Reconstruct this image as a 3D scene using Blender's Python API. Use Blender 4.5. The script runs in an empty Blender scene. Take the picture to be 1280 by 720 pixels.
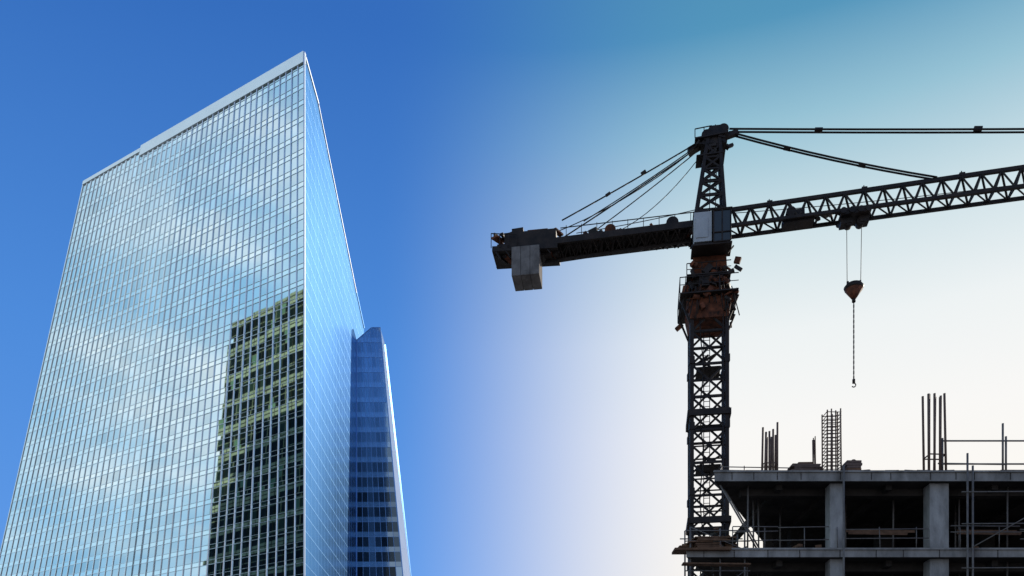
import bpy, bmesh, math, random
from mathutils import Vector as V
random.seed(7)
sc=bpy.context.scene
sc.view_settings.view_transform='Standard'
sc.view_settings.look='None'
sc.view_settings.exposure=0
def srgb(r,g,b):
    f=lambda c:(c/255/12.92) if c/255<=0.04045 else ((c/255+0.055)/1.055)**2.4
    return (f(r),f(g),f(b),1)

# ---------------- materials ----------------
def mat(name,col,rough=.6,metal=0.,noise=0.,nscale=2.,bump=0.,attr=None,spec=.5,col2=None,stretch=None,edge=None):
    m=bpy.data.materials.new(name); m.use_nodes=True
    nt=m.node_tree; N=nt.nodes; L=nt.links
    b=N['Principled BSDF']
    b.inputs['Roughness'].default_value=rough; b.inputs['Metallic'].default_value=metal
    b.inputs['Specular IOR Level'].default_value=spec
    if edge: b.inputs['Specular Tint'].default_value=(edge[0],edge[1],edge[2],1)
    c=(col[0],col[1],col[2],1)
    b.inputs['Base Color'].default_value=c
    out=None
    tc=N.new('ShaderNodeTexCoord')
    vec=tc.outputs['Object']
    if stretch:
        mp=N.new('ShaderNodeMapping'); mp.inputs['Scale'].default_value=stretch; L.new(vec,mp.inputs[0]); vec=mp.outputs[0]
    if noise>0 or col2:
        n=N.new('ShaderNodeTexNoise'); n.inputs['Scale'].default_value=nscale; n.inputs['Detail'].default_value=8
        n.inputs['Roughness'].default_value=.65
        L.new(vec,n.inputs['Vector'])
        r=N.new('ShaderNodeValToRGB')
        r.color_ramp.elements[0].position=.33; r.color_ramp.elements[1].position=.68
        c2=col2 or tuple(x*(1-noise) for x in c[:3])
        r.color_ramp.elements[0].color=(c2[0],c2[1],c2[2],1); r.color_ramp.elements[1].color=c
        L.new(n.outputs['Fac'],r.inputs['Fac']); out=r.outputs['Color']
        if bump>0:
            bp=N.new('ShaderNodeBump'); bp.inputs['Strength'].default_value=bump; bp.inputs['Distance'].default_value=.05
            n2=N.new('ShaderNodeTexNoise'); n2.inputs['Scale'].default_value=nscale*5; n2.inputs['Detail'].default_value=6
            L.new(tc.outputs['Object'],n2.inputs['Vector'])
            L.new(n2.outputs['Fac'],bp.inputs['Height']); L.new(bp.outputs['Normal'],b.inputs['Normal'])
    if attr:
        a=N.new('ShaderNodeAttribute'); a.attribute_name=attr
        mx=N.new('ShaderNodeMix'); mx.data_type='RGBA'; mx.blend_type='MULTIPLY'; mx.inputs[0].default_value=1
        L.new(a.outputs['Color'],mx.inputs[6])
        if out: L.new(out,mx.inputs[7])
        else: mx.inputs[7].default_value=c
        out=mx.outputs[2]
    if out: L.new(out,b.inputs['Base Color'])
    return m

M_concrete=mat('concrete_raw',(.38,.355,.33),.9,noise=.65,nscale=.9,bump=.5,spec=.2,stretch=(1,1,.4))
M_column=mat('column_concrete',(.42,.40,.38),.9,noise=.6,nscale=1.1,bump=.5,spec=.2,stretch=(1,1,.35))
M_concrete_d=mat('concrete_dark_shaded',(.065,.055,.048),.95,noise=.6,nscale=.6,bump=.4,spec=.1)  # interior shade darkened into the colour; also used for fascia joints
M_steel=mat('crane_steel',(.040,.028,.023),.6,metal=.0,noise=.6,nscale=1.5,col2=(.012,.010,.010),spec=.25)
M_rust=mat('rusty_machinery',(.24,.075,.035),.75,noise=.5,nscale=2.5,col2=(.024,.013,.010),spec=.2)
M_cab=mat('cab_paint',(.46,.48,.50),.4,noise=.25,nscale=1.2)
M_cabglass=mat('cab_glass',(.02,.03,.04),.08,metal=.0)
M_cwt=mat('counterweight_concrete',(.24,.22,.21),.9,noise=.5,nscale=1.3,bump=.4,spec=.2)
M_rebar=mat('rebar_steel',(.16,.10,.075),.7,noise=.4,nscale=5)
M_galv=mat('galvanised_tube',(.19,.165,.15),.55,metal=.2,noise=.4,nscale=3)
M_wood=mat('formwork_timber',(.20,.11,.065),.85,noise=.5,nscale=3,spec=.2)
M_tarp=mat('site_netting',(.07,.065,.055),.9,noise=.5,nscale=3,spec=.1)
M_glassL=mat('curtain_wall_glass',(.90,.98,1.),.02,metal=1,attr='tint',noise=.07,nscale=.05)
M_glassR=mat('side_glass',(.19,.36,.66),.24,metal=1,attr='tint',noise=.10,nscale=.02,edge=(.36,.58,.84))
M_mull=mat('white_mullion',(.92,.96,.99),.3,metal=.75)
M_trans=mat('grey_transom',(.80,.90,.97),.3,metal=.9)
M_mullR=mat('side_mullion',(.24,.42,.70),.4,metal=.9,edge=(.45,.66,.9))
M_para=mat('roof_parapet',(.97,.97,.96),.35,metal=.75,noise=.08,nscale=.2)
M_trim=mat('bright_metal_trim',(.75,.82,.90),.35,metal=.6)
M_roof=mat('roof_membrane',(.3,.3,.3),.9,noise=.3,nscale=.3)
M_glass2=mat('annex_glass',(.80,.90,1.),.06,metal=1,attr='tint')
M_gold=mat('office_spandrel',(.34,.43,.27),.7,noise=.5,nscale=.12,spec=.1)
M_dark=mat('office_pier',(.035,.04,.03),.7,noise=.3,nscale=.2,spec=.1)
M_dglass=mat('office_dark_glass',(.006,.011,.009),.35,attr='tint',spec=.06)

# ---------------- mesh helpers ----------------
def beam(bm,p,q,w,h=None,mi=0):
    p=V(p);q=V(q);h=h or w
    d=(q-p)
    if d.length<1e-6:return
    d.normalize(); up=V((0,0,1))
    if abs(d.z)>.98: up=V((0,1,0))
    s=d.cross(up).normalized(); u=s.cross(d).normalized()
    vs=[]
    for e in (p,q):
        for a,b in((-1,-1),(1,-1),(1,1),(-1,1)):
            vs.append(bm.verts.new(e+s*a*w/2+u*b*h/2))
    for f in((3,2,1,0),(4,5,6,7),(0,1,5,4),(1,2,6,5),(2,3,7,6),(3,0,4,7)):
        bm.faces.new([vs[i] for i in f]).material_index=mi
def rod(bm,p,q,r,n=8,mi=0,r2=None):
    p=V(p);q=V(q);r2=r if r2 is None else r2
    d=(q-p).normalized(); up=V((0,0,1))
    if abs(d.z)>.98: up=V((0,1,0))
    s=d.cross(up).normalized(); u=s.cross(d)
    A=[bm.verts.new(p+(s*math.cos(t)+u*math.sin(t))*r) for t in [2*math.pi*i/n for i in range(n)]]
    B=[bm.verts.new(q+(s*math.cos(t)+u*math.sin(t))*r2) for t in [2*math.pi*i/n for i in range(n)]]
    for i in range(n):
        f=bm.faces.new([A[i],A[(i+1)%n],B[(i+1)%n],B[i]]); f.material_index=mi; f.smooth=True
    bm.faces.new(A).material_index=mi; bm.faces.new(B[::-1]).material_index=mi
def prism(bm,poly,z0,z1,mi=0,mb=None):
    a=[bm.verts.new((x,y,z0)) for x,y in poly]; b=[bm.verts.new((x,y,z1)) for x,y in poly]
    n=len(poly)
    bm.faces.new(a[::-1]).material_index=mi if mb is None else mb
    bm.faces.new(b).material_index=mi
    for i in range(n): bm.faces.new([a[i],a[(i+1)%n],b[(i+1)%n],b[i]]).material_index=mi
def box(bm,x0,x1,y0,y1,z0,z1,mi=0,mb=None):
    prism(bm,[(x0,y0),(x1,y0),(x1,y1),(x0,y1)],z0,z1,mi,mb)
def hexa(bm,b4,t4,mi=0):
    a=[bm.verts.new(p) for p in b4]; b=[bm.verts.new(p) for p in t4]
    bm.faces.new(a[::-1]).material_index=mi; bm.faces.new(b).material_index=mi
    for i in range(4): bm.faces.new([a[i],a[(i+1)%4],b[(i+1)%4],b[i]]).material_index=mi
def finish(name,bm,mats,parent=None,recalc=True,bevel=0):
    if recalc: bmesh.ops.recalc_face_normals(bm,faces=bm.faces)
    me=bpy.data.meshes.new(name); bm.to_mesh(me); bm.free()
    for m in mats: me.materials.append(m)
    o=bpy.data.objects.new(name,me); sc.collection.objects.link(o)
    if parent: o.parent=parent
    if bevel:
        md=o.modifiers.new('bev','BEVEL'); md.width=bevel; md.segments=2; md.limit_method='ANGLE'
    return o
def empty(name,loc=(0,0,0)):
    e=bpy.data.objects.new(name,None); sc.collection.objects.link(e); return e
def pane(bm,lay,p,col,mi=0,tilt=0.0,n=None):
    """p: 4 corner vectors; tilt the pane slightly about its middle (real glazing is never coplanar)"""
    p=[V(x) for x in p]
    if tilt and n is not None:
        a=random.gauss(0,tilt); b=random.gauss(0,tilt)
        c=sum(p,V())/4; ex=(p[1]-p[0]).normalized()
        p=[x+n*(a*(x-c).dot(ex)+b*(x-c).z) for x in p]
    f=bm.faces.new([bm.verts.new(x) for x in p]); f.material_index=mi
    for l in f.loops: l[lay]=(col[0],col[1],col[2],1)
    return f

# ================= OFFICE TOWER (left) =================
H=154.1; NF=46; NC=44
C=V((-42.5,180,0)); d=V((-.8616,.5076,0)); n=V((-.5076,-.8616,0))
L0=138.; L1=73.3
tower=empty('glass_office_tower')
def fp(u,z,off=0.):     # u 0..1 across front, z height
    L=L0+(L1-L0)*z/H
    return C+d*(u*L)+V((0,0,z))+n*off
bm=bmesh.new(); lay=bm.loops.layers.float_color.new('tint')
fh=H/NF
rowj=[random.gauss(0,.025) for _ in range(NF)]
colj=[random.gauss(0,.02) for _ in range(NC)]
for i in range(NF):
    z0=i*fh; zs=z0+fh*.30; z1=z0+fh
    for j in range(NC):
        u0=j/NC;u1=(j+1)/NC
        t=.86+rowj[i]+colj[j]+random.uniform(-.035,.035)
        if random.random()<.03: t*=.88
        if random.random()<.03: t*=1.1
        s=min(1.08,1.0+random.uniform(-.03,.03))
        pane(bm,lay,[fp(u1,z0),fp(u0,z0),fp(u0,zs),fp(u1,zs)],(s*.96,s,s*1.0),0,.0022,n)
        pane(bm,lay,[fp(u1,zs),fp(u0,zs),fp(u0,z1),fp(u1,z1)],(t*.92,t*.99,t*1.03),0,.0014,n)
finish('front_curtain_wall',bm,[M_glassL],tower,recalc=False)
bm=bmesh.new()
for j in range(NC+1):
    a=fp(j/NC,0,.08); b=fp(j/NC,H,.08)
    beam(bm,a,b,.16,.30 if j%2==0 else .22)
finish('front_mullions',bm,[M_mull],tower)
bm=bmesh.new()
for i in range(1,NF+1):
    beam(bm,fp(0,i*fh,.03),fp(1,i*fh,.03),.09,.12)
    beam(bm,fp(0,i*fh-fh*.7,.03),fp(1,i*fh-fh*.7,.03),.08,.07)
finish('front_transoms',bm,[M_trans],tower)
bm=bmesh.new()
def seg(u0,u1,zb,zt,off0,off1):
    hexa(bm,[fp(u0,zb,off1),fp(u1,zb,off1),fp(u1,zb,off0),fp(u0,zb,off0)],[fp(u0,zt,off1),fp(u1,zt,off1),fp(u1,zt,off0),fp(u0,zt,off0)])
seg(0.0,.70,H-1.7,H+.5,-.6,.35)
seg(.702,1,H-.7,H+.1,-.6,.3)
finish('roof_parapet_band',bm,[M_para],tower)
def roofz(y):
    return H if y<=193 else (H-(y-193)*14.1/47 if y<240 else 140-(y-240)*3/12.7)
bm=bmesh.new(); lay=bm.loops.layers.float_color.new('tint'); bmm=bmesh.new()
nx=V((1,0,0))
def sidewall(X,ys):
    for ya,yb in zip(ys,ys[1:]):
        ra=roofz(ya+.001); rb=roofz(yb)
        ct=random.uniform(-.03,.03)
        for i in range(NF):
            z0=i*fh;z1=z0+fh
            if z0>=rb: continue
            t=1+random.uniform(-.03,.03)+ct+(.03 if i%2 else 0)
            pane(bm,lay,[(X,ya,z0),(X,yb,z0),(X,yb,min(z1,rb)),(X,ya,min(z1,ra))],(t,t,t),0,.0008,nx)
        beam(bmm,(X+.01,ya,0),(X+.01,ya,ra),.03,.08)
    for i in range(1,NF):
        z=i*fh
        if z<137: beam(bmm,(X+.01,ys[0],z),(X+.01,ys[-1],z),.04,.10)
        else:
            ye=193+(H-z)*47/14.1
            beam(bmm,(X+.01,ys[0],z),(X+.01,min(ye,240),z),.04,.10)
ys=[180+13*k/4 for k in range(5)]+[193+47*k/14 for k in range(1,15)]+[240+12.7*k/4 for k in range(1,5)]
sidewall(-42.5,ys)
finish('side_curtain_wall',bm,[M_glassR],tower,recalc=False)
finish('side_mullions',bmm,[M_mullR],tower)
bm=bmesh.new()
beam(bm,(-42.46,179.92,0),(-42.46,179.92,H+.4),.30,.30)
beam(bm,(-42.45,180.2,H+.2),(-42.45,193,H+.2),.3,.45)
beam(bm,(-42.42,193.0,H-.05),(-42.42,240,139.9),.22,.35)
finish('corner_trim',bm,[M_trim],tower)
bm=bmesh.new()
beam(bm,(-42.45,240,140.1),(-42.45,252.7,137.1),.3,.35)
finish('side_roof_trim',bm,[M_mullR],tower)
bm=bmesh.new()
e=.35
A0=fp(0,0,-e)+V((-.3,0,0));A1=fp(0,H,-e)+V((-.3,0,-.4))
B0=fp(1,0,-e);B1=fp(1,H,-e)+V((0,0,-.4))
bm_v=lambda p:bm.verts.new(p)
lo=[A0,V((-42.6,252.7,0)),V((-110,300,0)),B0]
hi=[A1,V((-42.6,252.7,136.9)),V((-95,262,146)),B1]
a=[bm_v(p) for p in lo]; b=[bm_v(p) for p in hi]
for i in range(1,4): bm.faces.new([a[i],a[(i+1)%4],b[(i+1)%4],b[i]])
k=bm_v(V((-68,215,143)))
for i in range(4): bm.faces.new([b[i],b[(i+1)%4],k])
finish('core_and_roof',bm,[M_roof],tower)

# ================= ANNEX TOWER =================
annex=empty('glass_annex_building')
bm=bmesh.new(); lay=bm.loops.layers.float_color.new('tint'); bmm=bmesh.new()
HA=130.7; nf=32; ny=V((0,-1,0)); YF=240.5
XL=-42.44
def xr(z): return -24.05+(-36.0+24.05)*z/HA
def yb_(z): return 279.6+(249.4-279.6)*z/HA
def topz(u): return HA-3.4+3.4*min(1,u*1.6)
nc=7
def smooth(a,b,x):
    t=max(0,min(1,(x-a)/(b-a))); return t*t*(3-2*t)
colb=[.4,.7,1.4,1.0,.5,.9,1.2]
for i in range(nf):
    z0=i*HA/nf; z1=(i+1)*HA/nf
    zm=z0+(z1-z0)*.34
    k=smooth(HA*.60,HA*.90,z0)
    glint=math.exp(-((z0-62)/13)**2)  # reflected glints painted into the tint of mid-height panes
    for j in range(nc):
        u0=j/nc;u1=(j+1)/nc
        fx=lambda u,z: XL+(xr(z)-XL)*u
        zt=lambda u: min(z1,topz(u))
        t=(.06*colb[j]+random.uniform(0,.04))*(1-k)+k*random.uniform(.66,.78)*(.8+.25*colb[j]*.8)+glint*.7*random.random()*(colb[j]>1)
        s=.30*(1-k)+.85*k+random.uniform(-.04,.04)+glint*.15
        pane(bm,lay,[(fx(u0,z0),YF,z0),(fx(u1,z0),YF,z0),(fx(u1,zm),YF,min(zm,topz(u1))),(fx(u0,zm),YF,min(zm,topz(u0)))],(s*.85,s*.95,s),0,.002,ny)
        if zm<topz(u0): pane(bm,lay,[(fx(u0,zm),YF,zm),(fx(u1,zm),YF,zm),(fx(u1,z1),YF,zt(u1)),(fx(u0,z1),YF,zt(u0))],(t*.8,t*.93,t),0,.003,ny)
    for j in range(4):
        u0=j/4;u1=(j+1)/4
        py=lambda u,z:YF+(yb_(z)-YF)*u
        t=random.uniform(.5,.6)
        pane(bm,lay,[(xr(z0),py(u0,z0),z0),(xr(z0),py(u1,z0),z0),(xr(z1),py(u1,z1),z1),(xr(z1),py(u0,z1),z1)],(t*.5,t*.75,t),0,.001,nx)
    if i<nf-1: beam(bmm,(XL,YF-.03,z1),(xr(z1),YF-.03,z1),.06,.08)
xm=XL+(xr(HA)-XL)/1.6
beam(bmm,(XL,YF-.05,HA-3.4),(xm,YF-.05,HA),.1,.2); beam(bmm,(xm,YF-.05,HA),(xr(HA),YF-.05,HA),.1,.2)
for j in range(nc+1):
    u=j/nc
    beam(bmm,(XL+(xr(0)-XL)*u,YF-.05,0),(XL+(xr(HA)-XL)*u,YF-.05,topz(u)),.10 if j not in(0,nc) else .3,.1)
beam(bmm,(xr(0),279.6,0),(xr(HA),249.4,HA),.25)
finish('annex_curtain_wall',bm,[M_glass2],annex,recalc=False)
finish('annex_frames',bmm,[M_mullR],annex)
bm=bmesh.new()
XI=XL+.1
hexa(bm,[(XI,YF+.3,0),(xr(0)-.3,YF+.3,0),(xr(0)-.3,279.3,0),(XI,279.3,0)],[(XI,YF+.3,HA-3.8),(xr(HA)-.3,YF+.3,HA-.3),(xr(HA)-.3,249.1,HA-.3),(XI,249.1,HA-3.8)])
finish('annex_core',bm,[M_roof],annex)

# ================= OLDER OFFICE BUILDING (stands off-frame, seen mirrored in the tower) =================
old=empty('banded_office_building')
P0=V((-108.6,144.5,0)); P1b=V((-189.1,182.7,0)); P1t=V((-162.9,170.2,0)); HO=158.5
ax=(P1b-P0).normalized(); nn=V((-ax.y,ax.x,0)); 
if nn.dot(V((.5,.86,0)))<0: nn=-nn
bm=bmesh.new(); lay=bm.loops.layers.float_color.new('tint')
nfo=19; nco=24
def op(u,z,off=0):
    e=P1b+(P1t-P1b)*z/HO
    p=P0+(V((e.x,e.y,0))-P0)*u
    return V((p.x,p.y,z))+nn*off
bs=bmesh.new()
for i in range(nfo):
    z0=i*HO/nfo; z1=(i+1)*HO/nfo; zm=z0+(z1-z0)*.74; zc=z0+(zm-z0)*.5
    for j in range(nco):
        for (a_,b_) in((z0,zc),(zc,zm)):
            u0=j/nco;u1=(j+1)/nco
            c=random.choice([.4,.6,.8,1,1.2,1,1,1,2,4,18]) 
            pane(bm,lay,[op(u0,a_),op(u1,a_),op(u1,b_),op(u0,b_)],(c,c*1.05,c*.75),0,.004,nn)
    hexa(bs,[op(0,zm,.06),op(1,zm,.06),op(1,zm,-.5),op(0,zm,-.5)],[op(0,z1,.06),op(1,z1,.06),op(1,z1,-.5),op(0,z1,-.5)])
    beam(bs,op(0,zm+(z1-zm)*.5,.12),op(1,zm+(z1-zm)*.5,.12),.12,.22,1)
    beam(bs,op(0,zc,.03),op(1,zc,.03),.06,.18)
for j in range(nco+1):
    beam(bs,op(j/nco,0,.08),op(j/nco,HO,.08),.16,.2,1 if j%3 else 0)
finish('window_bands',bm,[M_dglass],old,recalc=False)
finish('spandrels_and_piers',bs,[M_gold,M_dark],old)
bm=bmesh.new()
bk=-nn*38
hexa(bm,[op(0,0,-.6),op(1,0,-.6),op(1,0,-.6)+bk,op(0,0,-.6)+bk],[op(0,HO,-.6),op(1,HO,-.6),op(1,HO,-.6)+bk,op(0,HO,-.6)+bk])
finish('building_mass',bm,[M_gold],old)

# ================= TOWER CRANE =================
crane=empty('tower_crane')
u=V((.9889,-.1483,0)); w=V((.1483,.9889,0)); O=V((13.36,60,0))
def cp(s,z,o=0.): return O+u*s+w*o+V((0,0,z))
bm=bmesh.new()
hw=1.15; zt=35.2; ns=16
cor=[(-hw,-hw),(hw,-hw),(hw,hw),(-hw,hw)]
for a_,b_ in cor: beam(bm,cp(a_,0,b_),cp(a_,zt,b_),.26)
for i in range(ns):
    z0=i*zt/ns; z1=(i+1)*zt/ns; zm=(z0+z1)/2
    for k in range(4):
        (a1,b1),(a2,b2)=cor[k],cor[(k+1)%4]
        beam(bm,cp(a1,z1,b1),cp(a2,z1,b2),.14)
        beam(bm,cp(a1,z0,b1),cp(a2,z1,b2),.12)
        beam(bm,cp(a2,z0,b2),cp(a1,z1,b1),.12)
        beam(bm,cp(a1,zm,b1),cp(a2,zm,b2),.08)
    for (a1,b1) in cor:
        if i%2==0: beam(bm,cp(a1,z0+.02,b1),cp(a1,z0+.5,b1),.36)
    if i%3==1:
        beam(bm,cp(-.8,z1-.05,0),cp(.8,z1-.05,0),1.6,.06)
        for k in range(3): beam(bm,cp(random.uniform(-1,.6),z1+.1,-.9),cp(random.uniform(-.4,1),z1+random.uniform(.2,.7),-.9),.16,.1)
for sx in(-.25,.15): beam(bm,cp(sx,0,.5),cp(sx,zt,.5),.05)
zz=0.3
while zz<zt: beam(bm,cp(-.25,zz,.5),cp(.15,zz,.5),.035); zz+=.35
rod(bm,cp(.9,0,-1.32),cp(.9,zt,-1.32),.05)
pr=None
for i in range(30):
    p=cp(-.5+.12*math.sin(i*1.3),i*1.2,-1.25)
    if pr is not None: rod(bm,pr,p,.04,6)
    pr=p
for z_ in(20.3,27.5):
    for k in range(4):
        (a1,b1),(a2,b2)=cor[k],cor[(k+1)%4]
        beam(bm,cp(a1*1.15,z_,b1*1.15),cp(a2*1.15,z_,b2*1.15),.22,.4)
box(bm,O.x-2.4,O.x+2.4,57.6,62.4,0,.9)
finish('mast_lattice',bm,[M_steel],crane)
bm=bmesh.new()
rod(bm,cp(0,35.1),cp(0,35.5),1.45,20); rod(bm,cp(0,35.5),cp(0,36.1),1.25,20,1); rod(bm,cp(0,36.1),cp(0,36.5),1.5,20)
hexa(bm,[cp(-1.25,33.8,-1.35),cp(1.25,33.8,-1.35),cp(1.25,33.8,1.35),cp(-1.25,33.8,1.35)],[cp(-1.5,35.1,-1.5),cp(1.5,35.1,-1.5),cp(1.5,35.1,1.5),cp(-1.5,35.1,1.5)],1)
hexa(bm,[cp(-1.2,36.5,-1.2),cp(1.2,36.5,-1.2),cp(1.2,36.5,1.2),cp(-1.2,36.5,1.2)],[cp(-1.0,38.6,-1.0),cp(1.1,38.6,-1.0),cp(1.1,38.6,1.0),cp(-1.0,38.6,1.0)],1)
prism(bm,[tuple(cp(a_,0,b_).xy) for a_,b_ in((-1.95,-1.9),(1.85,-1.9),(1.85,1.9),(-1.95,1.9))],35.2,35.28)
prism(bm,[tuple(cp(a_,0,b_).xy) for a_,b_ in((-1.5,-1.6),(1.4,-1.6),(1.4,1.6),(-1.5,1.6))],36.55,36.63)
for zc,hh,k_ in((35.28,1.0,1),(36.63,.8,.76)):
    pts=[(-1.95,-1.9),(-.65,-1.9),(.6,-1.9),(1.85,-1.9),(1.85,0),(1.85,1.9),(-1.95,1.9),(-1.95,0)]
    pts=[(a_*k_,b_*k_) for a_,b_ in pts]
    for k in range(len(pts)):
        a_,b_=pts[k]; c_,d_=pts[(k+1)%len(pts)]
        if random.random()<.2: continue
        beam(bm,cp(a_,zc,b_),cp(a_,zc+hh,b_),.05)
        beam(bm,cp(a_,zc+hh,b_),cp(c_,zc+hh,d_),.045); beam(bm,cp(a_,zc+hh*.5,b_),cp(c_,zc+hh*.5,d_),.035)
for k in range(90):
    a_=random.uniform(-1.75,1.75); b_=random.choice([-1,-1,1])*random.uniform(1.1,1.75); z_=random.uniform(34.2,37.9)
    s_=random.uniform(.06,.30); h_=random.uniform(.06,.4)
    q=cp(a_+random.uniform(-.5,.5),z_+random.uniform(-.5,.6),b_+random.uniform(-.1,.1))
    if random.random()<.55: beam(bm,cp(a_,z_,b_),q,s_*1.1,h_,random.choice([0,1,1]))
    else: rod(bm,cp(a_,z_,b_),q,random.uniform(.05,.17),8,random.choice([0,1]))
for k in range(12):
    a_=random.uniform(-2.1,2.0); rod(bm,cp(a_,random.uniform(33.2,34.6),-1.7),cp(a_*.75,random.uniform(35,37),-1.5),.035)
for sx in(-1,1):
    beam(bm,cp(sx*1.9,35.2,-1.2),cp(sx*1.25,33.6,-1.2),.12); beam(bm,cp(sx*1.9,35.2,1.2),cp(sx*1.25,33.6,1.2),.12)
finish('slewing_unit',bm,[M_steel,M_rust],crane)
bm=bmesh.new()
def cbox(s0,s1,o0,o1,z0,z1,mi=0,tb=0,tt=0):
    hexa(bm,[cp(s0+tb,z0,o0),cp(s1,z0,o0),cp(s1,z0,o1),cp(s0+tb,z0,o1)],[cp(s0+tt,z1,o0),cp(s1,z1,o0),cp(s1,z1,o1),cp(s0+tt,z1,o1)],mi)
cbox(-1.05,.1,-2.2,-.9,38.35,40.3,0)
cbox(-.95,-.15,-2.24,-2.203,38.6,39.9,0)
cbox(.2,1.3,-2.3,-.9,38.2,40.25,1)
for s_ in(.2,.75,1.3): beam(bm,cp(s_,38.2,-2.32),cp(s_,40.25,-2.32),.08,mi=2)
for z_ in(38.2,38.8,40.25): beam(bm,cp(.2,z_,-2.32),cp(1.3,z_,-2.32),.08,mi=2)
cbox(.1,1.4,-2.4,-.8,40.27,40.35,2)
cbox(-1.2,1.4,-2.3,-.8,38.05,38.18,2)
cbox(-1.1,-.1,-2.15,-1.0,40.32,40.42,2)
cbox(-.95,1.15,-.85,.95,38.62,40.3,3)
finish('operator_cab',bm,[M_cab,M_cabglass,M_steel,M_rust],crane,bevel=.02)
bm=bmesh.new()
zb=40.2; zt_=46.7
bc=[(-1.0,-.9),(1.1,-.9),(1.1,.9),(-1.0,.9)]; tc_=[(-.0,-.35),(.72,-.35),(.72,.35),(-.0,.35)]
def hp(k,f): 
    a_=bc[k%4];b_=tc_[k%4]; return cp(a_[0]+(b_[0]-a_[0])*f,zb+(zt_-zb)*f,a_[1]+(b_[1]-a_[1])*f)
for k in range(4): beam(bm,hp(k,-.05),hp(k,1),.22)
fr=[0,.17,.33,.48,.62,.75,.87,1]
for a_,b_ in zip(fr,fr[1:]):
    for k in range(4):
        beam(bm,hp(k,a_),hp(k+1,b_),.11); beam(bm,hp(k+1,a_),hp(k,b_),.11); beam(bm,hp(k,b_),hp(k+1,b_),.11)
for sx in(-.2,.2): beam(bm,cp(.25+sx,zb,-.2),cp(.4+sx,zt_,-.2),.05)
beam(bm,cp(-.9,46.4),cp(1.3,46.6),1.2,.09)
for k in(-.9,-.3): beam(bm,cp(k,46.4,-.6),cp(k,47.0,-.6),.05)
beam(bm,cp(-.9,47.0,-.6),cp(.2,47.1,-.6),.05)
for o_ in(-.3,0,.3): rod(bm,cp(1.0,47.0,o_-.06),cp(1.0,47.0,o_+.06),.36,18)
rod(bm,cp(-.1,46.7,-.4),cp(-.1,46.7,.4),.36,14)
hexa(bm,[cp(-.5,46.0,-.45),cp(1.2,46.0,-.45),cp(1.2,46.0,.45),cp(-.5,46.0,.45)],[cp(.1,47.3,-.35),cp(.8,47.3,-.35),cp(.8,47.3,.35),cp(.1,47.3,.35)])
beam(bm,cp(-1.3,45.9),cp(-.3,46.4),.5,.35); beam(bm,cp(1.2,46.7),cp(2.0,46.9),.35,.28)
beam(bm,cp(-.8,45.2),cp(1.1,45.3),1.2,.08)
for k in range(14):
    a_=random.uniform(-1,1.5); z_=random.uniform(45.3,47.1)
    beam(bm,cp(a_,z_,-.5),cp(a_+random.uniform(-.5,.5),z_+random.uniform(-.2,.3),-.4),random.uniform(.08,.3),random.uniform(.06,.25))
rod(bm,cp(.5,47.2),cp(.5,47.6),.03)
finish('tower_head',bm,[M_steel],crane)
bm=bmesh.new()
JL=40
def jb(s): return 40.2+.042*(s-1)
def jt(s): return 41.65+.05*(s-1)
jw=.62
p0=1.0; npn=32; st=(JL-p0)/npn
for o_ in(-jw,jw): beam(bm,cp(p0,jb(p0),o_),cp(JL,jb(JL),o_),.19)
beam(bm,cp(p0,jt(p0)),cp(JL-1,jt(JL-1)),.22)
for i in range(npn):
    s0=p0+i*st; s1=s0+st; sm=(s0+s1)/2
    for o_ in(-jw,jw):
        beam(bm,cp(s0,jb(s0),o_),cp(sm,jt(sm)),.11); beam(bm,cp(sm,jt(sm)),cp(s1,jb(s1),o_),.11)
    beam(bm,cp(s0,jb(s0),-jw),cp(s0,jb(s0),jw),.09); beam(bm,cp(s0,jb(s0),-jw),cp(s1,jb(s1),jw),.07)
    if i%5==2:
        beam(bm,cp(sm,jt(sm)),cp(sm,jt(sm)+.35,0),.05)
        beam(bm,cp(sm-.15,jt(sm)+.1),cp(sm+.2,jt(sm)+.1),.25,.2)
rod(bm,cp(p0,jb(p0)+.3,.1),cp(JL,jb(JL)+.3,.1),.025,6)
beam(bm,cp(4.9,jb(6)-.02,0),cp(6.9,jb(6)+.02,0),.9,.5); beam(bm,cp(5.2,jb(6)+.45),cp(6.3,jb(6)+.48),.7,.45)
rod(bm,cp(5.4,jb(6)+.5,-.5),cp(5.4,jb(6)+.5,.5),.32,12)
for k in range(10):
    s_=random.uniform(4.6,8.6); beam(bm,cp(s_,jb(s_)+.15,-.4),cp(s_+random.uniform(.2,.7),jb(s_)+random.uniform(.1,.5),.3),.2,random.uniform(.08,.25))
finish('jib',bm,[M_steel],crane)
bm=bmesh.new()
def line(a_,b_,r=.045,sag=.12,o=0,n=8):
    pa=V(a_);pb=V(b_);pr=pa
    for i in range(1,n+1):
        t=i/n; p=pa.lerp(pb,t)-V((0,0,sag*4*t*(1-t))); rod(bm,pr,p,r,6); pr=p
for o_ in(-.14,.14): line(cp(1.4,47.1,o_),cp(35,jt(35)+.1,o_),.06,.10)
for o_ in(-.12,.12): line(cp(1.7,46.8,o_),cp(14.7,jt(14.7)+.1,o_),.06,.2)
for s_ in(7,17,27): rod(bm,cp(s_,47.12-(s_-1.4)*.104-.05,0),cp(s_+.5,47.12-(s_-.9)*.104-.05,0),.15,8)
for s_ in(5.0,9.8): rod(bm,cp(s_,46.8-(s_-1.7)*.341-.15,0),cp(s_+.45,46.8-(s_-1.25)*.341-.15,0),.14,8)
for o_ in(-.9,.9):
    line(cp(-.9,46.2,o_*.3),cp(-9.9,41.5,o_),.045,.05)
    line(cp(-.7,46.1,o_*.3),cp(-8.4,41.3,o_),.035,.1)
line(cp(-1.1,45.9,0),cp(-10.8,41.2,0),.03,.5); line(cp(-.8,45.2,0),cp(-6.2,40.9,0),.025,.55)
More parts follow.
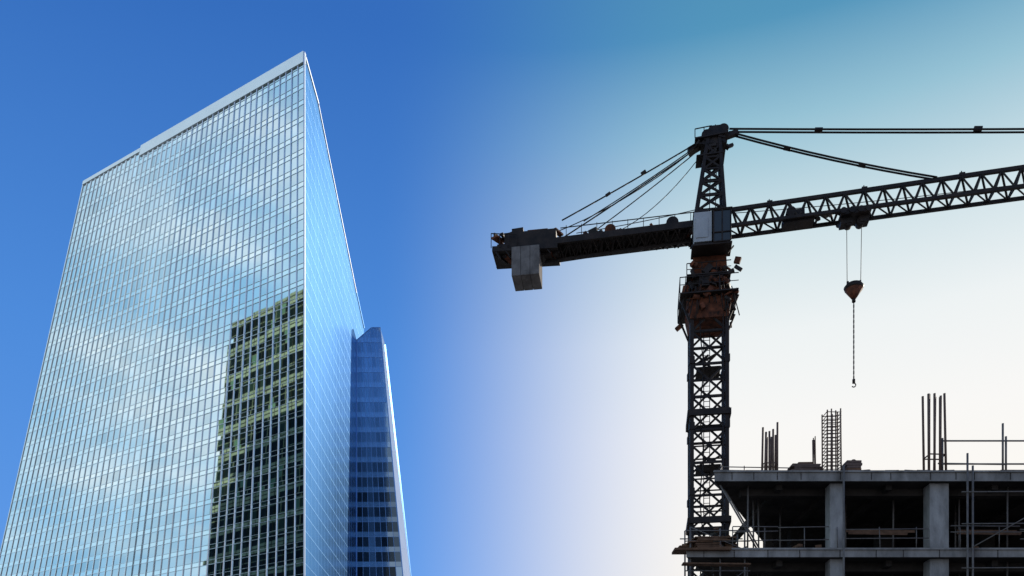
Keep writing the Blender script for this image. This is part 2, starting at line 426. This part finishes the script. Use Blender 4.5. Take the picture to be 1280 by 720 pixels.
line(cp(-.3,42,0),cp(-9,41.3,.3),.025,.1)
line(cp(1,41.0,-.7),cp(30,41.6,-.7),.022,.35)
for s_,z_ in((-4.2,44.35),(-6.6,43.1)): beam(bm,cp(s_,z_+.1,-.7),cp(s_-.3,z_-.08,-.7),.12,.15)
finish('pendant_lines',bm,[M_steel],crane)
bm=bmesh.new()
for o_ in(-.95,.95):
    beam(bm,cp(-14.4,39.95,o_),cp(-1,40.35,o_),.2,.42)
    beam(bm,cp(-10,40.95,o_),cp(-1,41.15,o_),.045)
    for i in range(9):
        s_=-1.2-i*1.05; beam(bm,cp(s_,40.2,o_),cp(s_,41.1,o_),.04)
for i in range(18):
    s_=-1.2-i*.75; beam(bm,cp(s_,40.05,-.95),cp(s_,40.05,.95),.12); beam(bm,cp(s_,40.05,-.95),cp(s_-.75,40.05,.95),.07)
beam(bm,cp(-14.2,40.15),cp(-1.1,40.5),1.7,.06)
beam(bm,cp(-11.2,39.25),cp(-1.2,39.85),.16,.2)
for i in range(12):
    s_=-1.4-i*.8
    for o_ in(-.95,.95):
        beam(bm,cp(s_,40.1,o_),cp(s_-.4,39.3+.05*(11+s_),0),.08); beam(bm,cp(s_-.4,39.3+.05*(11+s_),0),cp(s_-.8,40.05,o_),.08)
for k in range(34):
    s_=random.uniform(-9.5,-1.5); l_=random.uniform(.1,.6)
    beam(bm,cp(s_,40.45+random.uniform(0,.3),random.uniform(-.6,.6)),cp(s_+l_,40.5+random.uniform(0,.3),random.uniform(-.6,.6)),random.uniform(.15,.5),random.uniform(.15,.5),random.choice([0,0,1]))
rod(bm,cp(-6.6,40.7,-.7),cp(-6.6,40.7,.7),.38,16,1)
rod(bm,cp(-2.4,40.9,-.5),cp(-2.4,40.9,.5),.42,16,0)
beam(bm,cp(-2.9,40.5,0),cp(-1.6,40.5,0),.9,.8)
beam(bm,cp(-13.9,40.5),cp(-10.3,40.5),1.9,.95); beam(bm,cp(-13.4,41.05),cp(-12.6,41.1),1.5,.6)
beam(bm,cp(-12.3,40.95),cp(-10.9,40.95),1.6,.35,1)
beam(bm,cp(-14.75,39.9),cp(-10.2,39.75),2.1,.35)
for i in range(4):
    s_=-14.8+i*.6
    for o_ in(-1.15,1.15): beam(bm,cp(s_,39.9,o_),cp(s_,40.9-.08*i,o_),.05)
for o_ in(-1.15,1.15): beam(bm,cp(-14.8,40.9,o_),cp(-13.0,40.66,o_),.05)
for k in range(40):
    s_=random.uniform(-14.7,-10.3); z_=random.choice([39.55,39.7,41.0,41.15]); beam(bm,cp(s_,z_,-.6),cp(s_+random.uniform(.1,.5),z_+random.uniform(-.15,.2),.3),random.uniform(.1,.5),random.uniform(.08,.35),random.choice([0,0,1]))
for k in range(6): beam(bm,cp(-14.5+k*.7,39.7,-1.0),cp(-14.2+k*.7,39.3,-.9),.08)
finish('counter_jib',bm,[M_steel,M_rust],crane)
bm=bmesh.new()
for i in range(3):
    s0=-13.35+i*.645
    hexa(bm,[cp(s0,37.75,-1.3),cp(s0+.63,37.75,-1.3),cp(s0+.63,37.75,.6),cp(s0,37.75,.6)],[cp(s0,39.75,-1.3),cp(s0+.63,39.75,-1.3),cp(s0+.63,39.75,.6),cp(s0,39.75,.6)])
finish('counterweight',bm,[M_cwt],crane,bevel=.03)
bm=bmesh.new()
ts=9.5; tz=jb(ts)
beam(bm,cp(ts-.95,tz-.22),cp(ts+.95,tz-.15),1.4,.22)
for s_ in(-.8,-.25,.3,.8):
    for o_ in(-.72,.72): rod(bm,cp(ts+s_,tz-.1,o_-.07),cp(ts+s_,tz-.1,o_+.07),.2,12)
beam(bm,cp(ts-.9,tz-.5),cp(ts-.2,tz-.45),.7,.45); beam(bm,cp(ts+.3,tz-.5),cp(ts+.9,tz-.45),.7,.4)
rod(bm,cp(ts-.35,tz-.55,-.3),cp(ts-.35,tz-.55,.3),.26,14); rod(bm,cp(ts+.4,tz-.55,-.3),cp(ts+.4,tz-.55,.3),.26,14)
beam(bm,cp(ts-.6,tz+.1),cp(ts-.1,tz+.1),.5,.5)
rod(bm,cp(ts-.45,tz-.6),cp(ts-.42,35.9),.022,6); rod(bm,cp(ts+.5,tz-.6),cp(ts+.44,35.9),.022,6)
finish('trolley_and_ropes',bm,[M_steel],crane)
bm=bmesh.new()
zk=35.9
rod(bm,cp(ts,zk+.02),cp(ts,zk-.16),.5,20,0,.64); rod(bm,cp(ts,zk-.16),cp(ts,zk-.32),.64,20,0,.58); rod(bm,cp(ts,zk-.32),cp(ts,zk-.95),.58,20,1,.13); rod(bm,cp(ts,zk-.95),cp(ts,zk-1.15),.12,12,0)
for s_ in(-.44,.44): rod(bm,cp(ts+s_*.9,zk,-.05),cp(ts+s_*.9,zk+.22,-.05),.08,8)
z=zk-1.15; k=0
while z>29.6:
    if k%2: beam(bm,cp(ts,z),cp(ts,z-.20),.08,.04)
    else: beam(bm,cp(ts,z),cp(ts,z-.20),.04,.08)
    z-=.17;k+=1
rod(bm,cp(ts,29.6),cp(ts,29.35),.10,8)
pr=None
for i in range(9):
    t=math.radians(90-i*30); p=cp(ts+.13*math.cos(t),29.22+.13*math.sin(t))
    if pr is not None: rod(bm,pr,p,.035,6)
    pr=p
finish('hook_block',bm,[M_steel,M_rust],crane)

# ================= UNFINISHED CONCRETE BUILDING =================
site=empty('unfinished_concrete_building')
tops=[20.3,15.9,11.5,7.1]
bm=bmesh.new()
for i,zt in enumerate(tops):
    xl=11.5 if i==0 else 9.9
    poly=[(xl,50),(46,50),(46,76),(xl+13.5,76)]
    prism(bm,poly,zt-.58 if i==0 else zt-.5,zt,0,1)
    beam(bm,(xl-.05,49.97,zt-.04),(46,49.97,zt-.04),.10,.10)
    x_=xl+1
    while x_<45:
        beam(bm,(x_,49.99,zt-.5),(x_,49.99,zt-.1),.03,.04,1); x_+=random.uniform(1.0,2.4)
    for yb in (51.2,57.5,64,70.5):
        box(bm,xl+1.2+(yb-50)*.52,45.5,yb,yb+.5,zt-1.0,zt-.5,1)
    for xb in(15.2,18.3,21.5,24.2,27.6,30.7,34,38):
        box(bm,xb,xb+.35,50.6,75,zt-.86,zt-.501,1)
finish('floor_slabs',bm,[M_concrete,M_concrete_d],site)
bm=bmesh.new()
lv=((0,6.6),(7.1,11.0),(11.5,15.4),(15.9,19.72))
for (x0,x1) in((18.2,18.95),(23.9,25.0),(30.6,31.5),(37,38)):
    for y0 in(50.35,57.4,64,70.4):
        for a_,b_ in lv: box(bm,x0,x1,y0,y0+.8,a_,b_,0 if y0<51 else 1)  # rear columns get the concrete with shade in its colour
for (x0,y0) in((16.5,57.4),(21,64)):
    for a_,b_ in lv: box(bm,x0,x0+.5,y0,y0+.5,a_,b_,1)
finish('columns',bm,[M_column,M_concrete_d],site,bevel=.02)
bm=bmesh.new()
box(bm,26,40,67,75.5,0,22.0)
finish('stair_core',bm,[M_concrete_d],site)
bm=bmesh.new()
for zt,zb_ in((19.72,15.9),(15.4,11.5)):
    for x_,y_ in((14.4,52.5),(14.75,52.6),(13.6,50.8),(20.1,53),(21.2,56),(26.4,52),(27.2,54),(16.6,54.5),(22.6,52.2),(28.7,51)):
        rod(bm,(x_,y_,zb_),(x_+random.uniform(-.04,.04),y_,zt),.05,8)
    for zr in(.55,1.0,1.25):
        for xa,xb in((12.6,15.2),(15.2,18.1),(19.0,23.8),(25.05,29),(29,46)):
            if random.random()<.15: continue
            j0=random.uniform(-.12,.12)
            rod(bm,(xa,50.25,zb_+zr+j0),(xb,50.25,zb_+zr+j0+random.uniform(-.08,.08)),.03,6)
    x_=12.6
    while x_<45:
        if not 23.6<x_<25.2: rod(bm,(x_,50.28,zb_),(x_+random.uniform(-.05,.05),50.28,zb_+1.3),.03,6)
        x_+=random.uniform(1.5,2.6)
for x_ in(18.75,25.75,26.05,33):
    rod(bm,(x_,49.75,6),(x_,49.75,20.5 if x_!=25.75 else 21.2),.06,8)
for z_ in(8,10.4,12.6,14.7,17.2,19.0): rod(bm,(25.4,49.7,z_),(33.5,49.7,z_+.05),.035,6)
rod(bm,(26.05,49.66,15.9),(33,49.66,19.8),.035,6)
finish('props_and_guard_rails',bm,[M_galv],site)
bm=bmesh.new()
for zb_ in(15.9,11.5):
    for xa,xb in((19.2,23.4),(25.4,29.6),(31.8,36)):
        for k in range(3): beam(bm,(xa+random.uniform(0,.6),50.6+k*.2,zb_+1.05+k*.12),(xb-random.uniform(0,.8),50.6+k*.2,zb_+1.0+k*.13),.05,.14)
    for k in range(30):
        x_=random.uniform(14,40); beam(bm,(x_,random.uniform(51,54),zb_+random.uniform(.05,.7)),(x_+random.uniform(.2,1.5),random.uniform(51,54),zb_+random.uniform(.05,.7)),random.uniform(.1,.4),random.uniform(.06,.3))
finish('stored_boards',bm,[M_wood],site)
bm=bmesh.new()
for z_ in(.62,1.95): rod(bm,(24.6,50.6,20.3+z_),(46,50.6,20.3+z_),.05,8)
rod(bm,(24.5,50.6,20.95),(28.4,50.6,20.9),.05,8)
for x_,h_ in((24.75,2.1),(28.22,2.95),(28.4,2.2),(32,2.1),(36,2.1)): rod(bm,(x_,50.6,20.3),(x_,50.6,20.3+h_),.06,8)
for z_ in(.6,.8): rod(bm,(12.2,51.5,20.3+z_),(17.4,51.6,20.3+z_-.05),.03,6)
for x_ in(12.25,13.6,15.1,16.7): rod(bm,(x_,51.5,20.3),(x_,51.5,21.15),.035,6)
rod(bm,(18.9,51.5,20.75),(23.7,51.5,20.55),.025,6)
finish('roof_guard_rail',bm,[M_galv],site)

rb=empty('rebar_starter_bars'); rb.parent=site
def bars(name,cx,cy,wx,wy,h,nx_,r,ties=0,jit=.25):
    bm=bmesh.new()
    for i in range(nx_):
        for y_ in(-wy/2,wy/2):
            x_=cx-wx/2+wx*i/(nx_-1)+random.uniform(-.03,.03)
            hh=h-random.uniform(0,jit)
            rod(bm,(x_,cy+y_,20.3),(x_+random.uniform(-.08,.08),cy+y_+random.uniform(-.06,.06),20.3+hh),r,6)
    for k in range(ties):
        z_=20.3+.15+(h-.4)*k/max(1,ties-1)*(1 if ties>3 else .22)
        P=[(cx-wx/2,cy-wy/2),(cx+wx/2,cy-wy/2),(cx+wx/2,cy+wy/2),(cx-wx/2,cy+wy/2)]
        for q in range(4): rod(bm,(*P[q],z_+random.uniform(-.04,.04)),(*P[(q+1)%4],z_),r*.55,5)
    return finish(name,bm,[M_rebar],rb)
bars('bar_group_a',14.95,51,.75,.5,3.15,4,.065,2,.8)
bars('bar_group_b',18.55,51,.85,.6,3.9,4,.045,18,.2)
bars('bar_group_c',24.45,50.9,.95,.7,4.95,4,.075,2,.45)
bars('bar_group_d',17.7,51.5,.12,.1,2.6,2,.035,0,.3)
st_=empty('stacked_formwork'); st_.parent=site
bm=bmesh.new()
for k in range(9):
    z_=20.34+k*.085; o=random.uniform(-.15,.15)
    beam(bm,(16.3+o,51.3,z_),(17.95+o,51.3+random.uniform(-.1,.1),z_),.9,.07,random.choice([0,0,1]))
beam(bm,(16.6,51.2,21.13),(17.5,51.25,21.16),.4,.12)
for k in range(6):
    beam(bm,(19.35+random.uniform(-.08,.08),51.2,20.4+k*.15),(20.2+random.uniform(-.1,.1),51.2,20.4+k*.15),.8,.13,random.choice([0,1]))
rod(bm,(19.8,51.0,21.15),(19.8,51.4,21.2),.2,10,1)
box(bm,23.6,25.3,50.4,51.4,20.3,20.46,0)
for k in range(30):
    x_=random.uniform(11.8,28); beam(bm,(x_,50.25,20.34+random.random()*.06),(x_+random.uniform(.2,1.4),50.3,20.34+random.random()*.1),.15,random.uniform(.05,.12),random.choice([0,1]))
finish('timber_stack',bm,[M_wood,M_rebar],st_)
sf=empty('scaffold_platform'); 
bm=bmesh.new()
for x_ in(10.2,11.9,13.3):
    for y_ in(50.3,51.9): rod(bm,(x_,y_,11.5),(x_,y_,17.3+random.uniform(-.4,.3)),.05,8)
for z_ in(12.4,13.6,14.7,16.4,17.0):
    for y_ in(50.3,51.9): rod(bm,(9.9,y_,z_),(13.6,y_,z_),.035,6)
for k in range(8):
    z_=15.95+k*.09+random.uniform(0,.03); x_=10.2+random.uniform(-.2,.5)
    beam(bm,(x_,50.6,z_),(x_+random.uniform(1.4,2.5),50.7,z_+random.uniform(-.02,.06)),.9,.07,1)
for k in range(70):
    x_=random.uniform(10.2,13.2); z_=15.95+random.uniform(.1,1.3)*(1-abs(x_-11.6)/2.2)
    beam(bm,(x_,50.5+random.uniform(0,.8),z_),(x_+random.uniform(-.7,.7),50.6+random.uniform(0,.8),z_+random.uniform(-.25,.3)),random.uniform(.05,.35),random.uniform(.04,.14),random.choice([1,2,2]))
beam(bm,(9.2,50.2,15.8),(12.4,50.2,15.8),1.0,.12,1); beam(bm,(9.6,49.6,14.9),(13.4,49.6,14.85),.5,.08,1)
rod(bm,(10.2,50.3,17.2),(13.3,50.3,15.9),.03,6); rod(bm,(13.3,50.3,14.7),(10.2,50.3,12.4),.03,6)
rod(bm,(11.9,50.3,19.6),(14.0,50.3,15.95),.05,8); rod(bm,(12.4,51.3,19.7),(14.6,51.3,15.95),.05,8)
finish('scaffold_tubes_and_planks',bm,[M_galv,M_wood,M_tarp],sf)

# ================= GROUND / ROAD =================
M_ground=mat('paving',(.22,.21,.20),.9,noise=.35,nscale=.15,bump=.3)
M_asph=mat('asphalt',(.05,.05,.052),.9,noise=.3,nscale=.4,bump=.3)
M_white=mat('road_paint',(.8,.8,.78),.7,noise=.2,nscale=1)
bm=bmesh.new(); R=6000
bm.faces.new([bm.verts.new(p) for p in((-R,-R,0),(R,-R,0),(R,R,0),(-R,R,0))]); finish('ground',bm,[M_ground])
bm=bmesh.new(); bm.faces.new([bm.verts.new(p) for p in((-600,20,.004),(600,20,.004),(600,34,.004),(-600,34,.004))]); finish('road',bm,[M_asph])
bm=bmesh.new()
for k in range(-60,60): 
    bm.faces.new([bm.verts.new(p) for p in((k*8,26.92,.008),(k*8+3,26.92,.008),(k*8+3,27.08,.008),(k*8,27.08,.008))])
finish('road_markings',bm,[M_white])
bm=bmesh.new(); box(bm,-600,600,34,34.3,0,.13); box(bm,-600,600,19.7,20,0,.13); finish('kerb',bm,[M_concrete])

# ================= SUN & SKY =================
az=math.radians(42); el=math.radians(25)
ds=V((math.sin(az)*math.cos(el),math.cos(az)*math.cos(el),math.sin(el)))
sl=bpy.data.lights.new('sun','SUN'); sl.energy=3.5; sl.angle=math.radians(.5); sl.color=(1,.90,.76)
so=bpy.data.objects.new('sun',sl); so.rotation_euler=(-ds).to_track_quat('-Z','Y').to_euler(); sc.collection.objects.link(so)
wd=bpy.data.worlds.new('World'); sc.world=wd; wd.use_nodes=True
nt=wd.node_tree; N=nt.nodes; L=nt.links; bg=N['Background']; bg.inputs['Strength'].default_value=.1
sky=N.new('ShaderNodeTexSky'); sky.sky_type='NISHITA'; sky.sun_disc=False; sky.sun_elevation=el; sky.sun_rotation=az
sky.air_density=1.0; sky.dust_density=.4; sky.ozone_density=2.5
tc=N.new('ShaderNodeTexCoord'); sp=N.new('ShaderNodeSeparateXYZ'); L.new(tc.outputs['Generated'],sp.inputs[0])
def mth(op,a,b=None):
    m=N.new('ShaderNodeMath'); m.operation=op
    for i,x in enumerate((a,b)):
        if x is None: continue
        if isinstance(x,(int,float)): m.inputs[i].default_value=x
        else: L.new(x,m.inputs[i])
    return m.outputs[0]
def mrange(x,a,b,c=0,d_=1,typ='SMOOTHSTEP'):
    m=N.new('ShaderNodeMapRange'); m.interpolation_type=typ
    L.new(x,m.inputs[0]); 
    for i,v in zip((1,2,3,4),(a,b,c,d_)): m.inputs[i].default_value=v
    return m.outputs[0]
def ramp(x,stops):
    r=N.new('ShaderNodeValToRGB'); cr=r.color_ramp; L.new(x,r.inputs[0])
    while len(cr.elements)<len(stops): cr.elements.new(.5)
    for e_,(p,c) in zip(cr.elements,stops): e_.position=p; e_.color=c
    return r.outputs[0]
def vmul(x,c):
    m=N.new('ShaderNodeVectorMath'); m.operation='MULTIPLY'; L.new(x,m.inputs[0]); m.inputs[1].default_value=c; return m.outputs[0]
def mix(f,a,b):
    m=N.new('ShaderNodeMix'); m.data_type='RGBA'; L.new(f,m.inputs[0]); L.new(a,m.inputs[6]); L.new(b,m.inputs[7]); return m.outputs[2]
AZ=mth('MULTIPLY',mth('ARCTAN2',sp.outputs[0],sp.outputs[1]),57.2958)
EL=mth('MULTIPLY',mth('ARCSINE',sp.outputs[2]),57.2958)
e90=mth('DIVIDE',EL,90)
base=vmul(sky.outputs[0],(.42,.80,1.2))
clear=ramp(e90,[(0,srgb(125,175,240)),(14/90,srgb(96,156,236)),(26/90,srgb(80,143,225)),(41/90,srgb(52,110,193)),(70/90,srgb(30,72,150))])
clear=vmul(clear,(10,10,10))
f55=N.new('ShaderNodeValue'); f55.outputs[0].default_value=.85
base=mix(f55.outputs[0],base,clear)
# pale haze added to the unseen sky behind the camera, greys the fill light
pale=ramp(e90,[(0,srgb(214,208,200)),(20/90,srgb(176,192,212)),(45/90,srgb(110,150,205))])
pale=vmul(pale,(10,10,10))
Cf=mth('MULTIPLY',mrange(mth('ABSOLUTE',AZ),110,150),mrange(EL,30,62,.85,0))
base=mix(Cf,base,pale)
hz=ramp(e90,[(0,srgb(255,244,228)),(16/90,srgb(253,249,242)),(22/90,srgb(249,248,246)),(27/90,srgb(238,243,244)),(32/90,srgb(206,225,232)),(36.5/90,srgb(150,194,213)),(40.5/90,srgb(84,150,188)),(60/90,srgb(28,84,144))])
hz=vmul(hz,(10,10,10))
A=mth('MULTIPLY',mrange(AZ,-9,15),mrange(AZ,80,130,1,0))
nz=N.new('ShaderNodeTexNoise'); nz.inputs['Scale'].default_value=6; nz.inputs['Detail'].default_value=6
mp=N.new('ShaderNodeMapping'); mp.inputs['Scale'].default_value=(1,1,3); L.new(tc.outputs['Generated'],mp.inputs[0]); L.new(mp.outputs[0],nz.inputs['Vector'])
cl=ramp(nz.outputs['Fac'],[(.35,srgb(158,206,238)),(.5,srgb(192,224,244)),(.66,srgb(242,249,252))])
cl=vmul(cl,(10.5,10.5,10.5))
B=mth('MULTIPLY',mrange(AZ,-70,-45,1,0),mrange(AZ,-150,-125,0,1))
B=mth('MULTIPLY',B,mrange(EL,28,62,.97,.4))
col=mix(B,mix(A,base,hz),cl)
L.new(col,bg.inputs['Color'])

# ================= CAMERA =================
cam=bpy.data.cameras.new('camera'); co=bpy.data.objects.new('camera',cam); sc.collection.objects.link(co)
co.location=(0,0,1.6); co.rotation_euler=(math.radians(90),0,0)
cam.sensor_width=36; cam.lens=1100/1280*36; cam.shift_y=.5; cam.clip_end=20000
sc.camera=co
